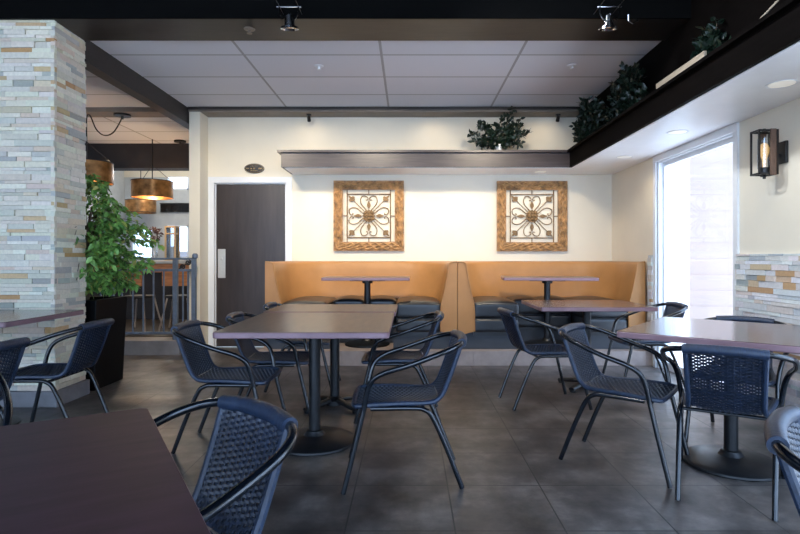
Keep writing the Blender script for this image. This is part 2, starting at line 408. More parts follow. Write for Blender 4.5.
# ------------------------------------------------------------------ bistro chair
def weave(profile, wfun, nst, nrow, nrm_sign=1, sub=4):
    """basket weave on a surface swept along profile (y,z); wfun(t) half width"""
    P = catmull([(0, y, z) for y, z in profile], 10); L = [0]
    for a, b in zip(P, P[1:]): L.append(L[-1]+(b-a).length)
    def at(t):
        d = t*L[-1]
        for i in range(len(P)-1):
            if L[i+1] >= d or i == len(P)-2:
                k = (d-L[i])/max(1e-9, L[i+1]-L[i]); p = P[i].lerp(P[i+1], k); tg = (P[i+1]-P[i]).normalized()
                return p, Vector((0, -tg.z, tg.y))*nrm_sign
    mb = MB()
    def pos(t, u, off):
        p, n = at(min(1, max(0, t))); w = wfun(t)
        return Vector((u*w, p.y, p.z)) + n*(off + (.014*(1-u*u)))
    pitch = 1/nrow; amp = .0046
    for r in range(nrow):
        t = (r+.5)*pitch; hw = pitch*.485; prev = None; K = nst*sub
        sgn = 1 if r % 2 == 0 else -1
        for k in range(K+1):
            u = -1+2*k/K; off = sgn*amp*math.cos(math.pi*(k/sub))
            ring = [pos(t-hw, u, off-.0015), pos(t+hw, u, off-.0015), pos(t+hw*.7, u, off+.0022), pos(t-hw*.7, u, off+.0022)]
            o = mb.add(ring)
            if prev is not None:
                for a, b in ((0, 1), (1, 2), (2, 3), (3, 0)): mb.face([prev+a, prev+b, o+b, o+a])
            prev = o
    for k in range(nst+1):
        u = -1+2*k/nst; S = 14
        mb.tube([pos(i/S, u, 0) for i in range(S+1)], .0038, 5)
    return mb

def make_chair(label, group):
    t = thing('bistro_chair', label, 'chair', group=group)
    r = .0125
    for s in (-1, 1):
        MB().tube(catmull([(s*.240, .290, .003), (s*.232, .240, .2), (s*.226, .192, .40)], 4), r, 10).build('leg', M['tube'], t)
        MB().tube(catmull([(s*.190, -.292, .003), (s*.194, -.215, .2), (s*.198, -.145, .355), (s*.199, -.105, .393), (s*.200, -.05, .402), (s*.203, .16, .402)], 5), r, 10).build('leg', M['tube'], t)
    half = [(.226, .192, .40), (.238, .174, .50), (.252, .148, .565), (.266, .09, .608), (.278, -.02, .648), (.276, -.12, .688), (.262, -.20, .720), (.222, -.262, .742), (.16, -.296, .754), (.08, -.308, .759), (0, -.312, .760)]
    half = [(x, y, z if z < .45 else .45+(z-.45)*.885) for x, y, z in half]
    path = [(-x, y, z) for x, y, z in half] + half[-2::-1]
    MB().tube(catmull(path, 5), r*1.06, 10).build('arm_frame', M['tube'], t)
    h2 = [(.160, -.290, .710), (.156, -.250, .59), (.154, -.210, .485), (.157, -.180, .440), (.168, -.13, .421), (.190, .02, .423), (.204, .16, .420), (.200, .215, .415), (.17, .242, .413), (0, .248, .412)]
    path = [(-x, y, z) for x, y, z in h2] + h2[-2::-1]
    MB().tube(catmull(path, 5), .0125, 8).build('seat_frame', M['wrap'], t)
    for y, z, w in ((-.10, .393, .20), (.19, .395, .225)):
        MB().tube([(-w, y, z), (w, y, z)], .009, 8).build('crossbar', M['tube'], t)
    seat = [(.238, .413), (.10, .421), (-.06, .421), (-.13, .424), (-.175, .440)]
    weave(seat, lambda q: .200-.042*q, 14, 34).build('seat', M['rattan'], t)
    back = [(-.175, .440), (-.208, .487), (-.247, .59), (-.284, .710)]
    bk = weave(back, lambda q: .153+.005*q, 13, 36).build('backrest', M['rattan'], t)
    pts = [p for p in catmull(path and [(-.168, -.293, .717), (-.08, -.308, .723), (0, -.312, .724), (.08, -.308, .723), (.168, -.293, .717)], 10)]
    MB().tube(pts, [.0225+.0012*(i % 2) for i in range(len(pts))], 12).build('rail_wrap', M['wrap'], bk)
    return t
def facing(fx, fy): return math.atan2(-fx, fy)
CH = [ # x, y, facing vector, label, group
 (-.035, 2.90, (-1, -.03), 'black woven bistro chair facing left at the right side of the front centre table', 'chairs at the joined centre tables'),
 (-1.08, 3.39, (1, -.02), 'black woven bistro chair facing right at the left side of the front centre table', 'chairs at the joined centre tables'),
 (-.96, 3.98, (1, .05), 'black woven chair half hidden at left of the rear centre table, behind another chair', 'chairs at the joined centre tables'),
 (-.93, 4.86, (1, .0), 'black woven chair farthest back at left of the centre tables, rail just above tabletop', 'chairs at the joined centre tables'),
 (-.08, 4.02, (-1, .0), 'black woven chair facing left at the right side of the rear centre table', 'chairs at the joined centre tables'),
 (1.05, 4.33, (1, .12), 'black woven bistro chair facing right at left end of the table before the right booth', 'chairs in the right half'),
 (1.205, 3.09, (.80, -.60), 'black woven chair at the left corner of the big cornerwise right table', 'chairs in the right half'),
 (1.577, 2.725, (.535, .845), 'black woven bistro chair with its back to us at the big right table', 'chairs in the right half'),
 (1.163, 1.18, (.771, -.637), 'black woven chair cut off by the right edge, closest on the right', 'chairs in the right half'),
 (2.08, 3.48, (-.62, -.78), 'black woven chair behind the big right table, before the stone wainscot', 'chairs in the right half'),
 (2.08, 4.88, (-1, .0), 'black woven chair facing left in front of the bright right window', 'chairs in the right half'),
 (-.622, 1.284, (-.685, -.729), 'nearest black woven chair, its high back turned to us at the large foreground table', 'chairs in the left half'),
 (-2.28, 3.50, (-1, .0), 'black woven bistro chair facing left beside the stone column and black planter', 'chairs in the left half'),
 (-2.235, 2.62, (-1, .0), 'black woven chair cut off by the left edge, in front of the stone column chair', 'chairs in the left half'),
 (-1.72, 1.89, (.72, -.69), 'black chair mostly hidden behind the far left edge of the foreground table', 'chairs in the left half'),
]
chair0 = None
for (x, y, f, lab, grp) in CH:
    if chair0 is None:
        chair0 = make_chair(lab, grp); chair0.location = (x, y, 0); chair0.rotation_euler = (0, 0, facing(*f))
    else: dup(chair0, (x, y, 0), facing(*f), lab, grp)

# ------------------------------------------------------------------ tables
def rrect(w, l, r, n=5):
    out = []
    for cx, cy, a0 in ((w/2-r, l/2-r, 0), (-w/2+r, l/2-r, 90), (-w/2+r, -l/2+r, 180), (w/2-r, -l/2+r, 270)):
        for k in range(n+1):
            a = R(a0+90*k/n); out.append((cx+r*math.cos(a), cy+r*math.sin(a)))
    return out
def make_table(label, cat, loc, rz, w, l, ht, base, ped=(0, 0), topm='top', group=None, name='pedestal_table'):
    t = thing(name, label, cat, loc, rz, group)
    tp = MB().prism(rrect(w-.006, l-.006, .022), ht-.002, ht).build('tabletop', M[topm], t, bevel=0)
    MB().prism(rrect(w, l, .025), ht-.034, ht-.0021).build('edge_band', M['edge'], tp, bevel=.004)
    px, py = ped
    MB().lathe([(.036, .05), (.036, ht-.06)], 20, (px, py, 0)).build('pole', M['iron'], t)
    mp = MB(); mp.box((px-.20, py-.022, ht-.05), (px+.20, py+.022, ht-.034)); mp.box((px-.022, py-.20, ht-.051), (px+.022, py+.20, ht-.0342)); mp.lathe([(.06, ht-.075), (.06, ht-.05)], 16, (px, py, 0))
    mp.build('top_bracket', M['iron'], t)
    if base == 'disc':
        MB().lathe([(.252, 0), (.256, .006), (.254, .016), (.235, .026), (.14, .040), (.065, .050), (.055, .062), (.05, .075), (.037, .08)], 48, (px, py, 0)).build('base', M['iron'], t)
    else:
        b = MB(); b.lathe([(.07, .02), (.07, .05), (.05, .075), (.037, .085)], 20, (px, py, 0))
        for k in range(4):
            a = R(45+90*k); dx, dy = math.cos(a), math.sin(a)
            b.tube([(px+dx*q, py+dy*q, z) for q, z in ((.02, .055), (.12, .045), (.22, .032), (.27, .026))], [.034, .032, .030, .026], 10, flat=.62)
            b.lathe([(.024, 0), (.026, .012), (.02, .022)], 12, (px+dx*.25, py+dy*.25, 0))
        b.build('base', M['iron'], t)
    return t
make_table('square brown centre table, front of the joined pair, on a round black base', 'table', (-.585, 3.50, 0), 0, .955, 1.09, .74, 'disc', (0, -.09), 'ctop')
make_table('brown centre table joined behind the front one, on a four-footed black base', 'table', (-.59, 4.395, 0), 0, .985, .66, .743, 'cross', (.02, -.17), 'ctop')
a = R(-39.5); u = Vector((math.cos(a), math.sin(a))); v = Vector((-u.y, u.x))
c = Vector((1.13, 3.01)) + u*.48 + v*.48
make_table('large brown table at right, turned cornerwise and lit white by the window', 'table', (c.x, c.y, 0), a, .96, .96, .74, 'disc', (0, -.03))
make_table('brown table standing before the right booth, on a four-footed black base', 'table', (1.55, 4.86, 0), 0, .96, .80, .74, 'cross', (.02, 0))
make_table('brown tabletop at far left in front of the stone column', 'table', (-2.92, 3.70, 0), 0, 1.0, .82, .755, 'disc')
a = R(31.5); u = Vector((-math.cos(a), -math.sin(a))); v = Vector((math.sin(a), -math.cos(a)))
c = Vector((-.70, 1.476)) + u*.40 + v*.48
make_table('large dark brown foreground table filling the bottom left corner', 'table', (c.x, c.y, 0), a, .80, .96, .74, 'disc', (0, 0), 'top2')
make_table('small brown table on black pole inside the left tan booth', 'table', (-.475, 6.28, .152), 0, .965, .62, .775, 'disc', (0, 0), 'ctop', 'booth tables')
make_table('small brown table on black pole inside the right tan booth', 'table', (1.575, 6.27, .152), R(-7), 1.02, .62, .775, 'disc', (0, 0), 'ctop', 'booth tables')

# ------------------------------------------------------------------ booths
def make_booth(label, x0, x1):
    y0, y1 = 5.92, 6.985; zb, zt = .152, 1.10; cx = (x0+x1)/2
    t = thing('booth_bench', label, 'booth', (cx, y0, zb), 0, 'upholstered booths along the back wall')
    def upath(th, rad, n=14):
        X0, X1, Y1 = x0+th, x1-th, y1-th; pts = [(X0, y0)] + [(X0, y0+(Y1-rad-y0)*k/4) for k in range(1, 4)]
        pts += [(X0+rad-rad*math.cos(R(90*k/n)), Y1-rad+rad*math.sin(R(90*k/n))) for k in range(n+1)]
        pts += [(X0+rad+(X1-X0-2*rad)*k/6, Y1) for k in range(1, 6)]
        pts += [(X1-rad+rad*math.sin(R(90*k/n)), Y1-rad+rad*math.cos(R(90*k/n))) for k in range(n+1)]
        pts += [(X1, y0+(Y1-rad-y0)*k/4) for k in (3, 2, 1)] + [(X1, y0)]
        return pts
    outer = upath(0.0, .02); prof = [(.045, zt-.003), (.075, zt-.014), (.088, zt-.035), (.10, .98), (.14, .78), (.175, .62), (.18, .35)]
    rings = [upath(th, .50) for th, z in prof]; N = len(outer); mb = MB()
    # chain of profile points at each station: outer-bottom, outer-top, then inner profile
    def at(i): return [(outer[i][0], outer[i][1], .30), (outer[i][0], outer[i][1], zt-.01), (outer[i][0]*.9+rings[0][i][0]*.1, outer[i][1]*.9+rings[0][i][1]*.1, zt)] + [(*rings[k][i], prof[k][1]) for k in range(len(prof))]
    K = len(prof)+3; o = 0
    for i in range(N): q = mb.add(at(i)); o = q if i == 0 else o
    for i in range(N-1):
        for k in range(K-1): mb.face([o+i*K+k, o+i*K+k+1, o+(i+1)*K+k+1, o+(i+1)*K+k])
    mb.face([o+k for k in range(K)][::-1]); mb.face([o+(N-1)*K+k for k in range(K)])
    b = mb.build('backrest', M['tan'], t, loc=None)
    for s_ in (0, N-1): MB().tube(catmull([(x, y-.004, z) for x, y, z in at(s_)[2:]], 3), .006, 6).build('piping', M['tan'], b)
    # seat cushions
    sw_ = .50; xi0, xi1 = x0+.165, x1-.165; yb = y1-.15
    for a_, b_ in ((xi0, xi0+sw_), (xi1-sw_, xi1)):
        q = MB().round_box((a_, y0+.01, .485), (b_, yb-.02, .652), .035, .045).build('seat_cushion', M['bvinyl'], t)
        fp = MB()
        for z0, z1 in ((.335, .482),): fp.round_box((a_+.003, y0+.012, z0), (b_-.003, y0+.12, z1), .03)
        fp.box((a_+.01, y0+.03, .30), (b_-.01, yb, .485)); fp.build('front_panel', M['bvinyl'], t)
    n = 2; wd = (xi1-xi0-2*sw_)/n
    for k in range(n):
        MB().round_box((xi0+sw_+wd*k+.003, yb-.48, .485), (xi0+sw_+wd*(k+1)-.003, yb, .652), .035, .04).build('seat_cushion', M['bvinyl'], t)
    fp = MB(); fp.round_box((xi0+sw_, yb-.475, .335), (xi1-sw_, yb-.38, .482), .03); fp.box((xi0+sw_, yb-.45, .30), (xi1-sw_, yb, .485)); fp.build('front_panel', M['bvinyl'], t)
    kb = MB(); kb.box((x0+.02, y0+.05, zb), (x0+.69, y1, .335)); kb.box((x1-.69, y0+.05, zb), (x1-.02, y1, .335)); kb.box((x0+.69, yb-.42, zb), (x1-.69, y1, .335))
    kb.build('toe_kick', M['kick'], t, smooth=False)
    return t
def reparent_fix(t):     # parts were built in world coordinates: keep them where they are
    bpy.context.view_layer.update(); inv = t.matrix_world.inverted()
    for c in t.children: c.matrix_parent_inverse = inv
for lab, a, b in (('left tan vinyl booth with black cushions, beside the dark door', -1.55, .520), ('right tan vinyl booth with black cushions, in the corner by the window', .526, 2.545)):
    reparent_fix(make_booth(lab, a, b))

# ------------------------------------------------------------------ wall art
def make_art(label, cx, cz):
    t = thing('framed_wall_art', label, 'wall art', (cx, WY, cz), 0, 'framed iron scrollwork panels')
    fr = MB(); h, w = .445, .115
    for k in range(4):
        m = Matrix.Rotation(R(90*k), 4, 'Y'); S = 22
        pts = [(-h, -h), (h, -h), (h-w, -h+w), (-h+w, -h+w)]
        o = fr.add([m @ Vector((x, y, z)) for y in (-.045, -.002) for x, z in pts])
        fr.face([o, o+1, o+2, o+3]); fr.face([o+7, o+6, o+5, o+4])
        for i in range(4): j = (i+1) % 4; fr.face([o+j, o+i, o+4+i, o+4+j])
        for off in (.03, .058, .088):      # carved rope-like ridges
            L = h-off*.9
            fr.tube([m @ Vector((-L+2*L*i/40, -.047, -h+off+.012*math.sin(i*1.1+off*70))) for i in range(41)], .0155, 6)
    fr.build('frame', M['oak'], t)
    g = MB(); q = .275; e_ = h-w+.01; y = -.02
    def bar(a, b, r=.007): g.tube([(a[0], y, a[1]), (b[0], y, b[1])], r, 6)
    for s_ in (-1, 1):
        bar((s_*q, -e_), (s_*q, e_)); bar((-q, s_*q), (q, s_*q)); bar((0, s_*q), (0, s_*e_), .006); bar((s_*q, 0), (s_*e_, 0), .006)
    for k in range(4):
        m = Matrix.Rotation(R(90*k), 4, 'Y')
        def T(pts): return [m @ Vector((x, y, z)) for x, z in pts]
        loop = [(.028, .07), (.055, .10), (.095, .15), (.105, .20), (.085, .245), (.045, .250), (.012, .225), (.018, .200), (.038, .205)]
        for s_ in (1, -1): g.tube(catmull(T([(s_*x, z) for x, z in loop]), 4), .006, 5)
        g.prism([(0, .085), (.02, .12), (.024, .14), (.014, .165), (0, .20), (-.014, .165), (-.024, .14), (-.02, .12)], -.006, .006, m @ Matrix.Translation((0, y, 0)) @ Matrix.Rotation(R(90), 4, 'X'))
        d = Matrix.Rotation(R(45+90*k), 4, 'Y')
        g.tube([d @ Vector((0, y, .08)), d @ Vector((0, y, .30))], .005, 6)
        g.prism([(-.012, .27), (-.045, .30), (-.03, .325), (-.018, .32), (0, .37), (.018, .32), (.03, .325), (.045, .30), (.012, .27)], -.007, .007, d @ Matrix.Translation((0, y, 0)) @ Matrix.Rotation(R(90), 4, 'X'))
    g.build('scrollwork', M['rust'], t)
    ro = [( (.076+.006*math.cos(12*2*math.pi*i/96))*math.cos(2*math.pi*i/96), (.076+.006*math.cos(12*2*math.pi*i/96))*math.sin(2*math.pi*i/96)) for i in range(96)]
    rs = MB().prism(ro, .012, .034, Matrix.Rotation(R(90), 4, 'X'))
    for i in range(3):
        for j in range(3):
            rs.lathe([(.019, 0), (.017, .006), (.008, .012)], 10, (-.042+.042*i, -.034, -.042+.042*j), Matrix.Rotation(R(90), 3, 'X'))
    rs.build('rosette', M['rust'], t)
make_art('square iron scrollwork panel in a carved oak frame above the left booth', -.51, 1.675)
make_art('square iron scrollwork panel in a carved oak frame above the right booth', 1.56, 1.670)

# oval plaque over the door
t = thing('wall_plaque', 'small oval black plaque with gold lettering above the dark door', 'sign', (-1.966, WY, 2.278))
el = lambda a, b: [(a*math.cos(2*math.pi*i/40), b*math.sin(2*math.pi*i/40)) for i in range(40)]
MB().prism(el(.126, .062), .001, .014, Matrix.Rotation(R(90), 4, 'X')).build('board', M['blackgloss'], t)
lt = MB(); rx = Matrix.Rotation(R(90), 4, 'X')
MBring = [(.118*math.cos(2*math.pi*i/40), -.0145, .055*math.sin(2*math.pi*i/40)) for i in range(40)]
lt.tube(MBring, .0016, 5, closed=True)
for z, x0, x1, hgt in ((.030, -.045, .045, .008), (.0, -.098, .098, .019), (-.030, -.05, .05, .007)):
    x = x0
    while x < x1:
        w = hgt*random.uniform(.55, .8)
        if random.random() < .86:
            lt.box((x, -.0165, z-hgt/2), (x+w*.28, -.0140, z+hgt/2)); lt.box((x, -.0165, z+random.choice((-.5, .3, -.1))*hgt), (x+w, -.0140, z+.1*hgt+.002))
        x += w+hgt*.22
lt.build('lettering', M['gold'], t, smooth=False)

# ------------------------------------------------------------------ sconce
t = thing('wall_sconce', 'lantern wall sconce with wooden straps and glass cylinder, above the stone wainscot', 'lamp', (WX, 3.79, 1.865))
MB().box((-.022, -.055, -.075), (-.001, .055, .075)).build('back_plate', M['iron'], t, bevel=.004)
MB().tube([(-.02, 0, -.02), (-.075, 0, -.02)], .012, 8).build('arm', M['iron'], t)
fr = MB()
for s_ in (-1, 1): fr.box((-.20, s_*.044-.006, -.155), (-.19, s_*.044+.006, .15)); fr.box((-.075, s_*.044-.006, -.155), (-.065, s_*.044+.006, .15))
for z in (-.155, .14):
    for s_ in (-1, 1): fr.box((-.20, s_*.044-.006, z), (-.065, s_*.044+.006, z+.012))
    fr.box((-.20, -.044, z), (-.19, .044, z+.012)); fr.box((-.075, -.044, z), (-.065, .044, z+.012)); fr.box((-.14, -.044, z), (-.12, .044, z+.012))
fr.lathe([(.03, -.15), (.034, -.11), (.04, -.105)], 16, (-.132, 0, 0)); fr.tube([(-.132, 0, -.18), (-.132, 0, -.15)], .01, 8); fr.tube([(-.132, 0, .15), (-.132, 0, .165)], .01, 8)
fr.build('frame', M['iron'], t, smooth=False)
st = MB(); st.box((-.125, -.058, -.16), (-.085, -.046, .155)); st.box((-.125, .046, -.16), (-.085, .058, .155)); st.build('wooden_strap', M['sconcewood'], t, bevel=.002)
MB().tube([(-.132, 0, -.105), (-.132, 0, .10)], .040, 24, cap=False).build('glass_cylinder', M['sglass'], t)
MB().lathe([(.012, -.10), (.014, -.05), (.03, 0), (.032, .03), (.02, .06), (.004, .07)], 16, (-.132, 0, 0)).build('bulb', M['bulb'], t)

# ------------------------------------------------------------------ plants
def leaf(mb, p, d, n, L, W, tint):
    d = d.normalized(); s_ = d.cross(n)
    if s_.length < 1e-4: s_ = Vector((1, 0, 0))
    s_.normalize(); n = s_.cross(d)
    pts = [p, p+d*L*.35+s_*W*.5+n*W*.12, p+d*L*.7+s_*W*.38-n*L*.04, p+d*L-n*L*.15, p+d*L*.7-s_*W*.38-n*L*.04, p+d*L*.35-s_*W*.5+n*W*.12, p+d*L*.38-n*W*.02, p+d*L*.7-n*L*.08]
    o = mb.add(pts)
    for q in ((0, 1, 6), (1, 2, 7, 6), (2, 3, 7), (0, 6, 5), (6, 7, 4, 5), (7, 3, 4)): mb.face([o+i for i in q], tint)
def rv():
    while True:
        v_ = Vector((random.uniform(-1, 1), random.uniform(-1, 1), random.uniform(-1, 1)))
        if .05 < v_.length < 1: return v_.normalized()
def greens(lo, hi): k = random.random(); return tuple(a_+(b_-a_)*k for a_, b_ in zip(lo, hi))
t = thing('potted_ficus', 'tall leafy green ficus in a square black planter behind the stone column', 'plant', (-2.93, 4.95, 0))
pm = MB(); b0, b1 = .235, .262
ps = [(-b0, -b0, .0), (b0, -b0, 0), (b0, b0, 0), (-b0, b0, 0), (-b1, -b1, .78), (b1, -b1, .78), (b1, b1, .78), (-b1, b1, .78), (-b1+.03, -b1+.03, .78), (b1-.03, -b1+.03, .78), (b1-.03, b1-.03, .78), (-b1+.03, b1-.03, .78), (-b1+.04, -b1+.04, .70), (b1-.04, -b1+.04, .70), (b1-.04, b1-.04, .70), (-b1+.04, b1-.04, .70)]
pm.add(ps)
for i in range(4):
    j = (i+1) % 4
    for k in (0, 4, 8): pm.face([k+i, k+j, k+4+j, k+4+i])
pm.face([3, 2, 1, 0]); pm.face([12, 13, 14, 15]); pm.build('planter', M['planter'], t, bevel=.006, smooth=False)
MB().box((-.222, -.222, .69), (.222, .222, .725)).build('soil', M['soil'], t)
tk = MB(); fo = MB(); tips = []
for k in range(5):
    a = 2*math.pi*k/5; tk.tube(catmull([(.03*math.cos(a), .03*math.sin(a), .71), (.05*math.cos(a+1), .05*math.sin(a+1), .95), (.07*math.cos(a+1.6), .07*math.sin(a+1.6), 1.25), (.12*math.cos(a+2), .12*math.sin(a+2), 1.55)], 5), [.016]*11+[.012]*5, 7)
def rad(z):      # crown radius by height
    pts = [(.74, .30), (.85, .40), (1.03, .62), (1.35, .66), (1.57, .52), (1.75, .33), (1.86, .16), (1.95, .04)]
    for (z0, r0), (z1, r1) in zip(pts, pts[1:]):
        if z0 <= z <= z1: return r0+(r1-r0)*(z-z0)/(z1-z0)
    return .05
for k in range(185):
    z = random.choice((random.uniform(.82, 1.88), random.uniform(.85, 1.45))); a = random.uniform(0, 2*math.pi); rr = rad(z)*math.sqrt(random.uniform(.12, 1))
    tip = Vector((rr*math.cos(a), rr*math.sin(a), z)); root = Vector((.06*math.cos(a), .06*math.sin(a), min(1.72, max(.9, z-.15+.2*random.random()))))
    mid = root.lerp(tip, .55)+Vector((0, 0, .07)); pts = catmull([root, mid, tip], 6)
    tk.tube(pts, .003, 4)
    for p in pts[3:]:
        for q in range(3):
            d = rv(); d.z = d.z*.5-.55; d += (tip-root).normalized()*.4
            s_ = random.uniform(.045, .08); shade = random.random()
            col_ = greens((.07, .21, .035), (.27, .50, .11)) if shade < .88 else greens((.32, .48, .08), (.48, .44, .12))
            pos_ = p+rv()*.035
            if pos_.x < .27 and pos_.y < -.24: continue
            leaf(fo, pos_, d, rv()+Vector((0, 0, 1.2)), s_, s_*.52, col_)
tk.build('trunk', M['bark'], t); fo.build('foliage', M['leaf'], t, smooth=False)

def bush(label, x, y, z, lx, ly, lz, n, group, pot=True, seed=0):
    random.seed(seed); t = thing('artificial_plant', label, 'plant', (x, y, z), 0, group)
    if pot: MB().lathe([(.032, 0), (.042, .09), (.045, .10), (.038, .10), (.034, .07)], 20).build('pot', M['pot'], t)
    f = MB(); stem = MB()
    for k in range(n):
        a = 2*math.pi*k/n+random.uniform(-.2, .2); el_ = random.uniform(.08, 1.35)
        tip = Vector((lx*math.cos(a)*math.cos(el_)*1.1, ly*math.sin(a)*math.cos(el_), .06+lz*math.sin(el_)))*random.uniform(.75, 1.05)
        pts = catmull([(0, 0, .07), tip*.5+Vector((0, 0, .06)), tip], 5); stem.tube(pts, .003, 4)
        for p in pts[2:]:
            for q in range(4):
                d = rv()*.9+tip.normalized()*.5
                leaf(f, p+rv()*.018, d, rv(), random.uniform(.05, .075), .034, greens((.003, .010, .006), (.012, .028, .015)))
    stem.build('stem', M['bark'], t); f.build('foliage', M['leaf'], t, smooth=False)
SZ = 2.346
bush('dark green artificial bush in a small white pot above the right wall art', 1.075, 6.58, 2.395, .36, .14, .48, 30, 'artificial plants on the planter ledge', True, 3)
bush('dark bushy artificial plant at the far corner of the planter ledge', 2.02, 6.15, SZ, .12, .44, .52, 56, 'artificial plants on the planter ledge', False, 4)
bush('dark artificial plant second from the corner on the right planter ledge', 2.03, 5.15, SZ, .10, .42, .52, 50, 'artificial plants on the planter ledge', False, 5)
bush('dark artificial plant nearest to us on the right planter ledge', 2.085, 3.80, SZ, .04, .24, .34, 24, 'artificial plants on the planter ledge', False, 6)
random.seed(21)
tag(MB().box((-.011, -.35, 0), (.011, .35, .16)).build('wooden_strip', M['palewood'], bevel=.003), 'pale wooden strip standing in the right planter ledge between dark plants', 'board').location = (1.950, 3.97, SZ)
o = tag(MB().tube([(0, 0, .008), (.185, -.65, .35)], .006, 8).build('thin_rod', M['palewood']), 'thin pale rod leaning in the right planter ledge, nearer than the wooden strip', 'rod'); o.location = (1.945, 3.52, SZ)

# ------------------------------------------------------------------ ceiling fittings
for i, (x, y, lab) in enumerate(((2.26, 5.77, 'round recessed soffit light farthest along the right wall'), (2.26, 4.63, 'round recessed soffit light over the bright window'), (2.27, 3.35, 'round recessed soffit light nearest to us, before the sconce'), (1.62, 6.78, 'round recessed soffit light above the right wall art'))):
    t = thing('recessed_light', lab, 'light', (x, y, 2.2005), 0, 'recessed soffit lights')
    MB().lathe([(.072, 0), (.085, -.004), (.085, -.001), (.072, .0)], 32).build('trim_ring', M['white'], t)
    MB().lathe([(.07, -.003), (.07, -.0005)], 32).build('lens', M['lamp'], t)
for x, y, z, lab in ((-.865, 5.28, ZC, 'tiny white ceiling sprinkler in the tiles left of centre'), (1.56, 5.26, ZC, 'tiny white ceiling sprinkler in the tiles at right'), (-1.27, 4.38, 2.965, 'small round chrome fitting under the dark cross beam')):
    t = thing('ceiling_sprinkler', lab, 'sprinkler', (x, y, z), 0, 'ceiling sprinklers')
    m_ = M['white'] if z > 2.97 else M['bronze']
    MB().lathe([(.045, -.001), (.042, -.007), (.02, -.012)], 24).build('escutcheon', m_, t)
    MB().lathe([(.010, -.012), (.010, -.03), (.022, -.034), (.022, -.038)], 16).build('deflector', m_, t)
for x, lab in ((-1.25, 'tiny dark spotlight under the header above the left end of the ledge'), (1.86, 'tiny dark spotlight under the header by the ledge corner')):
    t = thing('header_spotlight', lab, 'spotlight', (x, 6.86, 2.93), 0, 'header spotlights')
    MB().lathe([(.03, -.012), (.03, -.001)], 16).build('canopy', M['iron'], t)
    MB().tube([(0, 0, -.01), (0, 0, -.04), (0, .03, -.075)], [.012, .02, .024], 12).build('head', M['iron'], t)
# cable lights hung on wire pairs
for cx, y, lab in ((-.885, 4.05, 'chrome cable spotlight hanging before the cross beam, left of centre'), (1.475, 4.05, 'chrome cable spotlight hanging before the cross beam, right of centre')):
    t = thing('cable_spotlight', lab, 'spotlight', (cx, y, 2.99), 0, 'chrome cable spotlights')
    for s_ in (-1, 1): MB().tube([(s_*.07, 0, 0), (s_*.07, -.005, -.05), (s_*.045, -.01, -.10)], .006, 6).build('hanger', M['chrome'], t)
    mt = Matrix.Rotation(R(12), 3, 'X')
    MB().lathe([(.018, -.05), (.030, -.06), (.036, -.10), (.040, -.13), (.066, -.14), (.068, -.155), (.058, -.158), (.05, -.145)], 24, (0, 0, 0), mt).build('head', M['chrome'], t)
    MB().lathe([(.05, -.15), (.05, -.146)], 24, (0, 0, 0), mt).build('lens', M['sglass'], t)
    MB().tube([(-.09, 0, 0), (.09, 0, 0)], .005, 6).build('crossbar', M['chrome'], t)
    if cx < 0: q = MB().tube([(-.05, -.2, .01), (.05, -.2, .01)], [.010, .010], 8)
    else: q = MB().tube([(.12, -.05, -.08), (.125, -.04, -.12), (.16, -.03, -.135), (.2, -.03, -.11)], .005, 6)
    q.build('clamp', M['chrome'], t)
    w = MB()
    for s_ in (-1, 1): w.tube([(cx+s_*.07, -2.5, 2.994), (cx+s_*.07, 4.2, 2.994)], .003, 6)
    tag(w.build('suspension_cable', M['iron'], loc=(cx, 4.2, 2.994)), 'thin pair of wires carrying the %s cable spotlight' % ('left' if cx < 0 else 'right'), 'cable')

# ------------------------------------------------------------------ pendants in the back room
def pendant(label, x, y, rad_=.295, ztop=2.33, cord=None):
    t = thing('drum_pendant', label, 'lamp', (x, y, 2.985), 0, 'copper drum pendants')
    z1 = ztop-2.985; z0 = z1-.25
    sh = MB(); n = 48; prof = [(rad_, z0), (rad_, z1), (rad_-.006, z1), (rad_-.006, z0)]
    o = len(sh.v)
    for r_, z in prof:
        for k in range(n): sh.v.append(Vector((r_*math.cos(2*math.pi*k/n), r_*math.sin(2*math.pi*k/n), z)))
    for i in range(4):
        for k in range(n):
            l = (k+1) % n; j = (i+1) % 4; sh.face([i*n+k, i*n+l, j*n+l, j*n+k])
    s_ = sh.build('lamp_shade', M['copper'], t)
    bd = MB()
    for z in (z0, z1): bd.tube([((rad_+.002)*math.cos(2*math.pi*k/n), (rad_+.002)*math.sin(2*math.pi*k/n), z) for k in range(n)], .006, 6, closed=True)
    bd.build('rim', M['iron'], s_)
    w = MB(); hub = z1+.26
    for k in range(3):
        a = R(30+120*k); w.tube([(0, 0, hub), (rad_*math.cos(a), rad_*math.sin(a), z1)], .004, 5)
    w.tube([(0, 0, hub), (0, 0, z0+.1)], .008, 6); w.build('stem', M['iron'], t)
    MB().tube(catmull([Vector(p) for p in (cord or [(0, 0, hub), (0, 0, 0)])], 8), .008, 8).build('cord', M['iron'], t)
    MB().lathe([(.004, z0+.02), (.035, z0+.06), (.03, z0+.10), (.012, z0+.13)], 14).build('bulb', M['bulb'], t)
    return t
pendant('copper drum pendant lamp hanging above the railing, nearest of the visible drums', -3.99, 8.55, .30)
pendant('smaller looking copper drum pendant farther back behind the nearer drum', -5.56, 11.4, .295)
hubz = -.655+.26
pendant('copper drum pendant on a swagged cord, half hidden behind the ficus top', -4.02, 6.86, .295, 2.33,
        [(0, 0, hubz), (0, 0, -.10), (.04, 0, -.065), (.12, 0, -.24), (.22, 0, -.315), (.33, 0, -.28), (.42, 0, -.14), (.445, 0, -.06)])
t = thing('ceiling_canopy', 'small dark round cord canopy on the back room ceiling beside the pilaster', 'fixture', (-3.6, 8.65, 2.985))
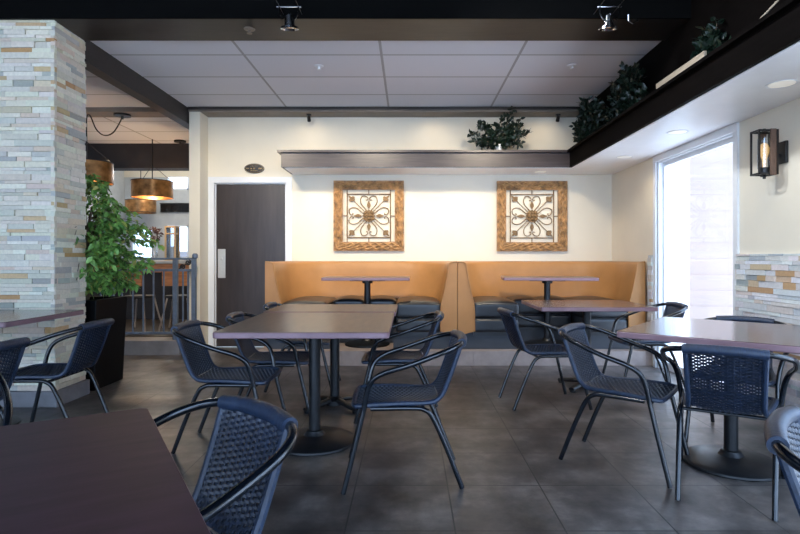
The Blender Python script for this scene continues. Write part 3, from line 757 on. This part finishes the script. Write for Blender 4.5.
MB().lathe([(.09, -.025), (.09, -.001)], 20).build('plate', M['iron'], t); MB().tube([(0, 0, -.02), (0, 0, -.07)], .012, 8).build('stem', M['iron'], t)
t = thing('ceiling_canopy', 'dark cord canopy under the header where the swagged lamp cord hangs', 'fixture', (-3.575, 6.86, 2.93))
MB().lathe([(.10, -.022), (.10, -.001)], 20).build('plate', M['iron'], t); MB().tube([(0, 0, -.02), (0, 0, -.06)], .014, 8).build('stem', M['iron'], t)

# ------------------------------------------------------------------ railing
RY = 6.56; RX0, RX1 = -3.95, -2.60
t = thing('metal_railing', 'blue grey iron railing with balusters and scroll panel on the low curb', 'railing', (-2.76, RY, .165))
def rx_(px): return (px-VX)/F*RY+2.76
for px, w in ((175.5, .026), (194, .024), (112, .024)): MB().box((rx_(px)-w, -w, 0), (rx_(px)+w, w, .965)).build('post', M['rail'], t, bevel=.003)
MB().lathe([(.02, 0), (.033, .012), (.033, .05), (.02, .065)], 12, (rx_(195), -.0, .965)).build('post_cap', M['rail'], t)
MB().box((rx_(90), -.03, .955), (rx_(193), .03, .978)).build('handrail', M['rail'], t, bevel=.004)
for z in (.815, .065): MB().box((rx_(90), -.014, z), (rx_(173), .014, z+.03)).build('rail', M['rail'], t, bevel=.003)
for z in (.815, .065): MB().box((rx_(178), -.014, z), (rx_(192), .014, z+.03)).build('rail', M['rail'], t, bevel=.003)
for px in (101, 122, 133, 143.3, 153.6, 163.8, 183, 188): MB().box((rx_(px)-.008, -.008, .09), (rx_(px)+.008, .008, .82)).build('baluster', M['rail'], t)
s1 = MB(); ax, bx_ = rx_(179), rx_(192); mx = (ax+bx_)/2; 
for k in (0, 1):
    m = Matrix.Rotation(math.pi*k, 4, 'Y'); pts = []
    for i in range(26):
        a = R(35*i*.55); r_ = .008+.0014*i; pts.append((.028+r_*math.cos(a)*.9, 0, .028+r_*math.sin(a)))
    s1.tube([m @ Vector(p)+Vector((mx, 0, .895)) for p in pts], .010, 6)
s1.tube([(ax, 0, .845), (bx_, 0, .945)], .008, 6)
s1.build('scroll_panel', M['iron'], t)

# ------------------------------------------------------------------ back room furniture
t = thing('bar_counter', 'amber wooden bar counter behind the railing', 'counter', (-4.2, 8.9, .172))
MB().box((-.95, -.30, .88), (.95, .30, .93)).build('countertop', M['backgrey'], t, bevel=.006); MB().box((-.93, -.27, .74), (.93, .25, .88)).build('apron', M['barwood'], t, bevel=.004)
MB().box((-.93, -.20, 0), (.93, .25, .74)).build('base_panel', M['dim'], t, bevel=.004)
def cafe_chair(label, x, y, rz):
    t = thing('cafe_chair', label, 'chair', (x, y, .172), rz, 'cafe chairs behind the railing')
    MB().lathe([(.18, .43), (.19, .445), (.185, .465), (.10, .47)], 24).build('seat', M['dim'], t)
    for sx in (-1, 1):
        for sy in (-1, 1): MB().tube(catmull([(sx*.13, sy*.12, .435), (sx*.17, sy*.16, .2), (sx*.21, sy*.20, .003)], 4), .011, 8).build('leg', M['tanmetal'], t)
    MB().tube(catmull([(-.16, .13, .45), (-.17, .17, .6), (-.17, .19, .78), (0, .21, .80), (.17, .19, .78), (.17, .17, .6), (.16, .13, .45)], 6), .012, 8).build('back_frame', M['iron'], t)
    pts = [(-.15, .20), (.15, .20), (.15, .205), (-.15, .205)]
    MB().prism([(-.165, .195), (0, .21), (.165, .195), (.165, .21), (0, .225), (-.165, .21)], .60, .80).build('backrest', M['barwood'], t)
cafe_chair('left of two cafe chairs with pale splayed legs seen through the railing', -3.63, 7.42, R(172)); cafe_chair('right of two cafe chairs with pale splayed legs seen through the railing', -3.10, 7.45, R(185))
t = thing('candle_lantern', 'tall pale wooden lantern on the bar counter before the far windows', 'lantern', (-3.83, 8.9, 1.102))
ln = MB()
for sx in (-1, 1):
    for sy in (-1, 1): ln.box((sx*.075-.012, sy*.075-.012, 0), (sx*.075+.012, sy*.075+.012, .54))
for z in (0, .42, .53): 
    for s_ in (-1, 1): ln.box((-.08, s_*.075-.01, z), (.08, s_*.075+.01, z+.02)); ln.box((s_*.075-.01, -.08, z), (s_*.075+.01, .08, z+.02))
ln.build('frame', M['lampwood'], t, smooth=False)
gl = MB()
for s_ in (-1, 1): gl.box((-.065, s_*.075-.002, .02), (.065, s_*.075+.002, .53)); gl.box((s_*.075-.002, -.065, .02), (s_*.075+.002, .065, .53))
gl.build('glass', M['sglass'], t, smooth=False)
MB().lathe([(.035, .02), (.035, .22), (.03, .225)], 16).build('candle', M['pot'], t)
t = thing('wall_screen', 'long dark screen panel on the far grey wall above the windows', 'screen', (-5.08, 12.0, 2.23))
MB().box((-.32, -.06, -.09), (.42, -.001, .10)).build('panel', M['screen'], t, bevel=.005); MB().box((-.33, -.062, .085), (.43, -.004, .105)).build('edge', M['iron'], t)
random.seed(11); t = thing('dried_flower_bunch', 'dark dried flower bunch in a vase on the bar counter beside the lantern', 'flowers', (-4.12, 8.9, 1.102))
MB().lathe([(.03, 0), (.05, .08), (.035, .18), (.025, .26), (.03, .28)], 16).build('vase', M['sglass'], t)
ff = MB()
for k in range(150):
    d = rv(); leaf(ff, Vector((0, 0, .42))+d*random.uniform(.02, .11), d, rv(), .05, .03, greens((.05, .03, .04), (.16, .10, .10)))
for k in range(6): ff.tube([(0, 0, .03), (random.uniform(-.04, .04), random.uniform(-.04, .04), .42)], .003, 4)
ff.build('blooms', M['dried'], t, smooth=False)

# ------------------------------------------------------------------ light
w = bpy.data.worlds.new('daylight'); bpy.context.scene.world = w; w.use_nodes = True
nt = w.node_tree; bg = nt.nodes['Background']
tcw = nt.nodes.new('ShaderNodeTexCoord'); sp = nt.nodes.new('ShaderNodeSeparateXYZ'); rp = nt.nodes.new('ShaderNodeValToRGB')
nt.links.new(tcw.outputs['Generated'], sp.inputs[0]); nt.links.new(sp.outputs[2], rp.inputs[0]); nt.links.new(rp.outputs[0], bg.inputs[0])
e = rp.color_ramp.elements; e[0].position = 0; e[0].color = (.42, .56, .78, 1); e[1].position = .5; e[1].color = (.42, .64, 1.0, 1)
bg.inputs[1].default_value = 5.5
def lamp(kind, name, loc, energy, col, rot=(0, 0, 0), **k):
    l = bpy.data.lights.new(name, kind); l.energy = energy; l.color = col
    for a_, v_ in k.items(): setattr(l, a_, v_)
    o = bpy.data.objects.new(name, l); o.location = loc; o.rotation_euler = rot; C.objects.link(o); return o
WARM = (1, .86, .66)
for x in (-1.1, -.2, .7, 1.6): lamp('SPOT', 'soffit_downlight', (x, 6.62, 2.19), 13, WARM, (R(6), 0, 0), spot_size=R(165), spot_blend=1, shadow_soft_size=.2)
for y in (5.77, 4.63, 3.35): lamp('SPOT', 'soffit_downlight', (2.26, y, 2.19), 14, WARM, (0, 0, 0), spot_size=R(160), spot_blend=1, shadow_soft_size=.1)
for x in (-1.25, .3, 1.7): lamp('SPOT', 'header_light', (x, 6.70, 2.90), 2.5, (1, .8, .55), (R(25), 0, 0), spot_size=R(150), spot_blend=1, shadow_soft_size=.05)
for x in (-1.9, -.5, 1.0): lamp('SPOT', 'back_wall_fill', (x, 4.75, 2.93), 190, WARM, (R(52), 0, 0), spot_size=R(88), spot_blend=1, shadow_soft_size=.12)  # added fill aimed at the back wall, no fixtures at these points
lamp('POINT', 'pendant_light', (-3.99, 8.55, 2.10), 25, (1, .7, .4), shadow_soft_size=.05)
lamp('POINT', 'pendant_light', (-4.02, 6.86, 2.10), 14, (1, .7, .4), shadow_soft_size=.05)
lamp('POINT', 'back_room_fill', (-4.6, 10.4, 2.75), 42, (1, .95, .86), shadow_soft_size=.15)  # extra fill brightening the back room, belongs to no fixture
for x, y in ((-.4, 2.2), (-.2, 3.4)):  # cool fill spots added to brighten the right wall, no real track
    d_ = Vector((2.58, y+.5, 1.3)) - Vector((x, y, 3.4)); lamp('SPOT', 'right_wall_fill', (x, y, 3.4), 150, (.85, .92, 1), d_.to_track_quat('-Z', 'Y').to_euler(), spot_size=R(85), spot_blend=1, shadow_soft_size=.1)
sd_ = Vector((.02, .60, -.80)); o = lamp('SUN', 'sun', (0, -8, 9), 6.5, (1, .97, .94), angle=R(2)); o.rotation_euler = sd_.to_track_quat('-Z', 'Y').to_euler()

# ------------------------------------------------------------------ camera
cam = bpy.data.cameras.new('camera'); co = bpy.data.objects.new('camera', cam); C.objects.link(co)
co.location = (0, 0, HZ); co.rotation_euler = (R(90), 0, 0)
cam.sensor_width = 36; cam.lens = 36*F/800; cam.shift_x = -(VX-400)/800; cam.shift_y = -(267-VY)/800; cam.clip_start = .05
s = bpy.context.scene; s.camera = co
s.view_settings.view_transform = 'Standard'; s.view_settings.look = 'None'; s.view_settings.exposure = .25; s.view_settings.gamma = 1
s.cycles.use_denoising = True; s.cycles.max_bounces = 10; s.cycles.diffuse_bounces = 5; s.cycles.transparent_max_bounces = 16; s.cycles.sample_clamp_indirect = 6
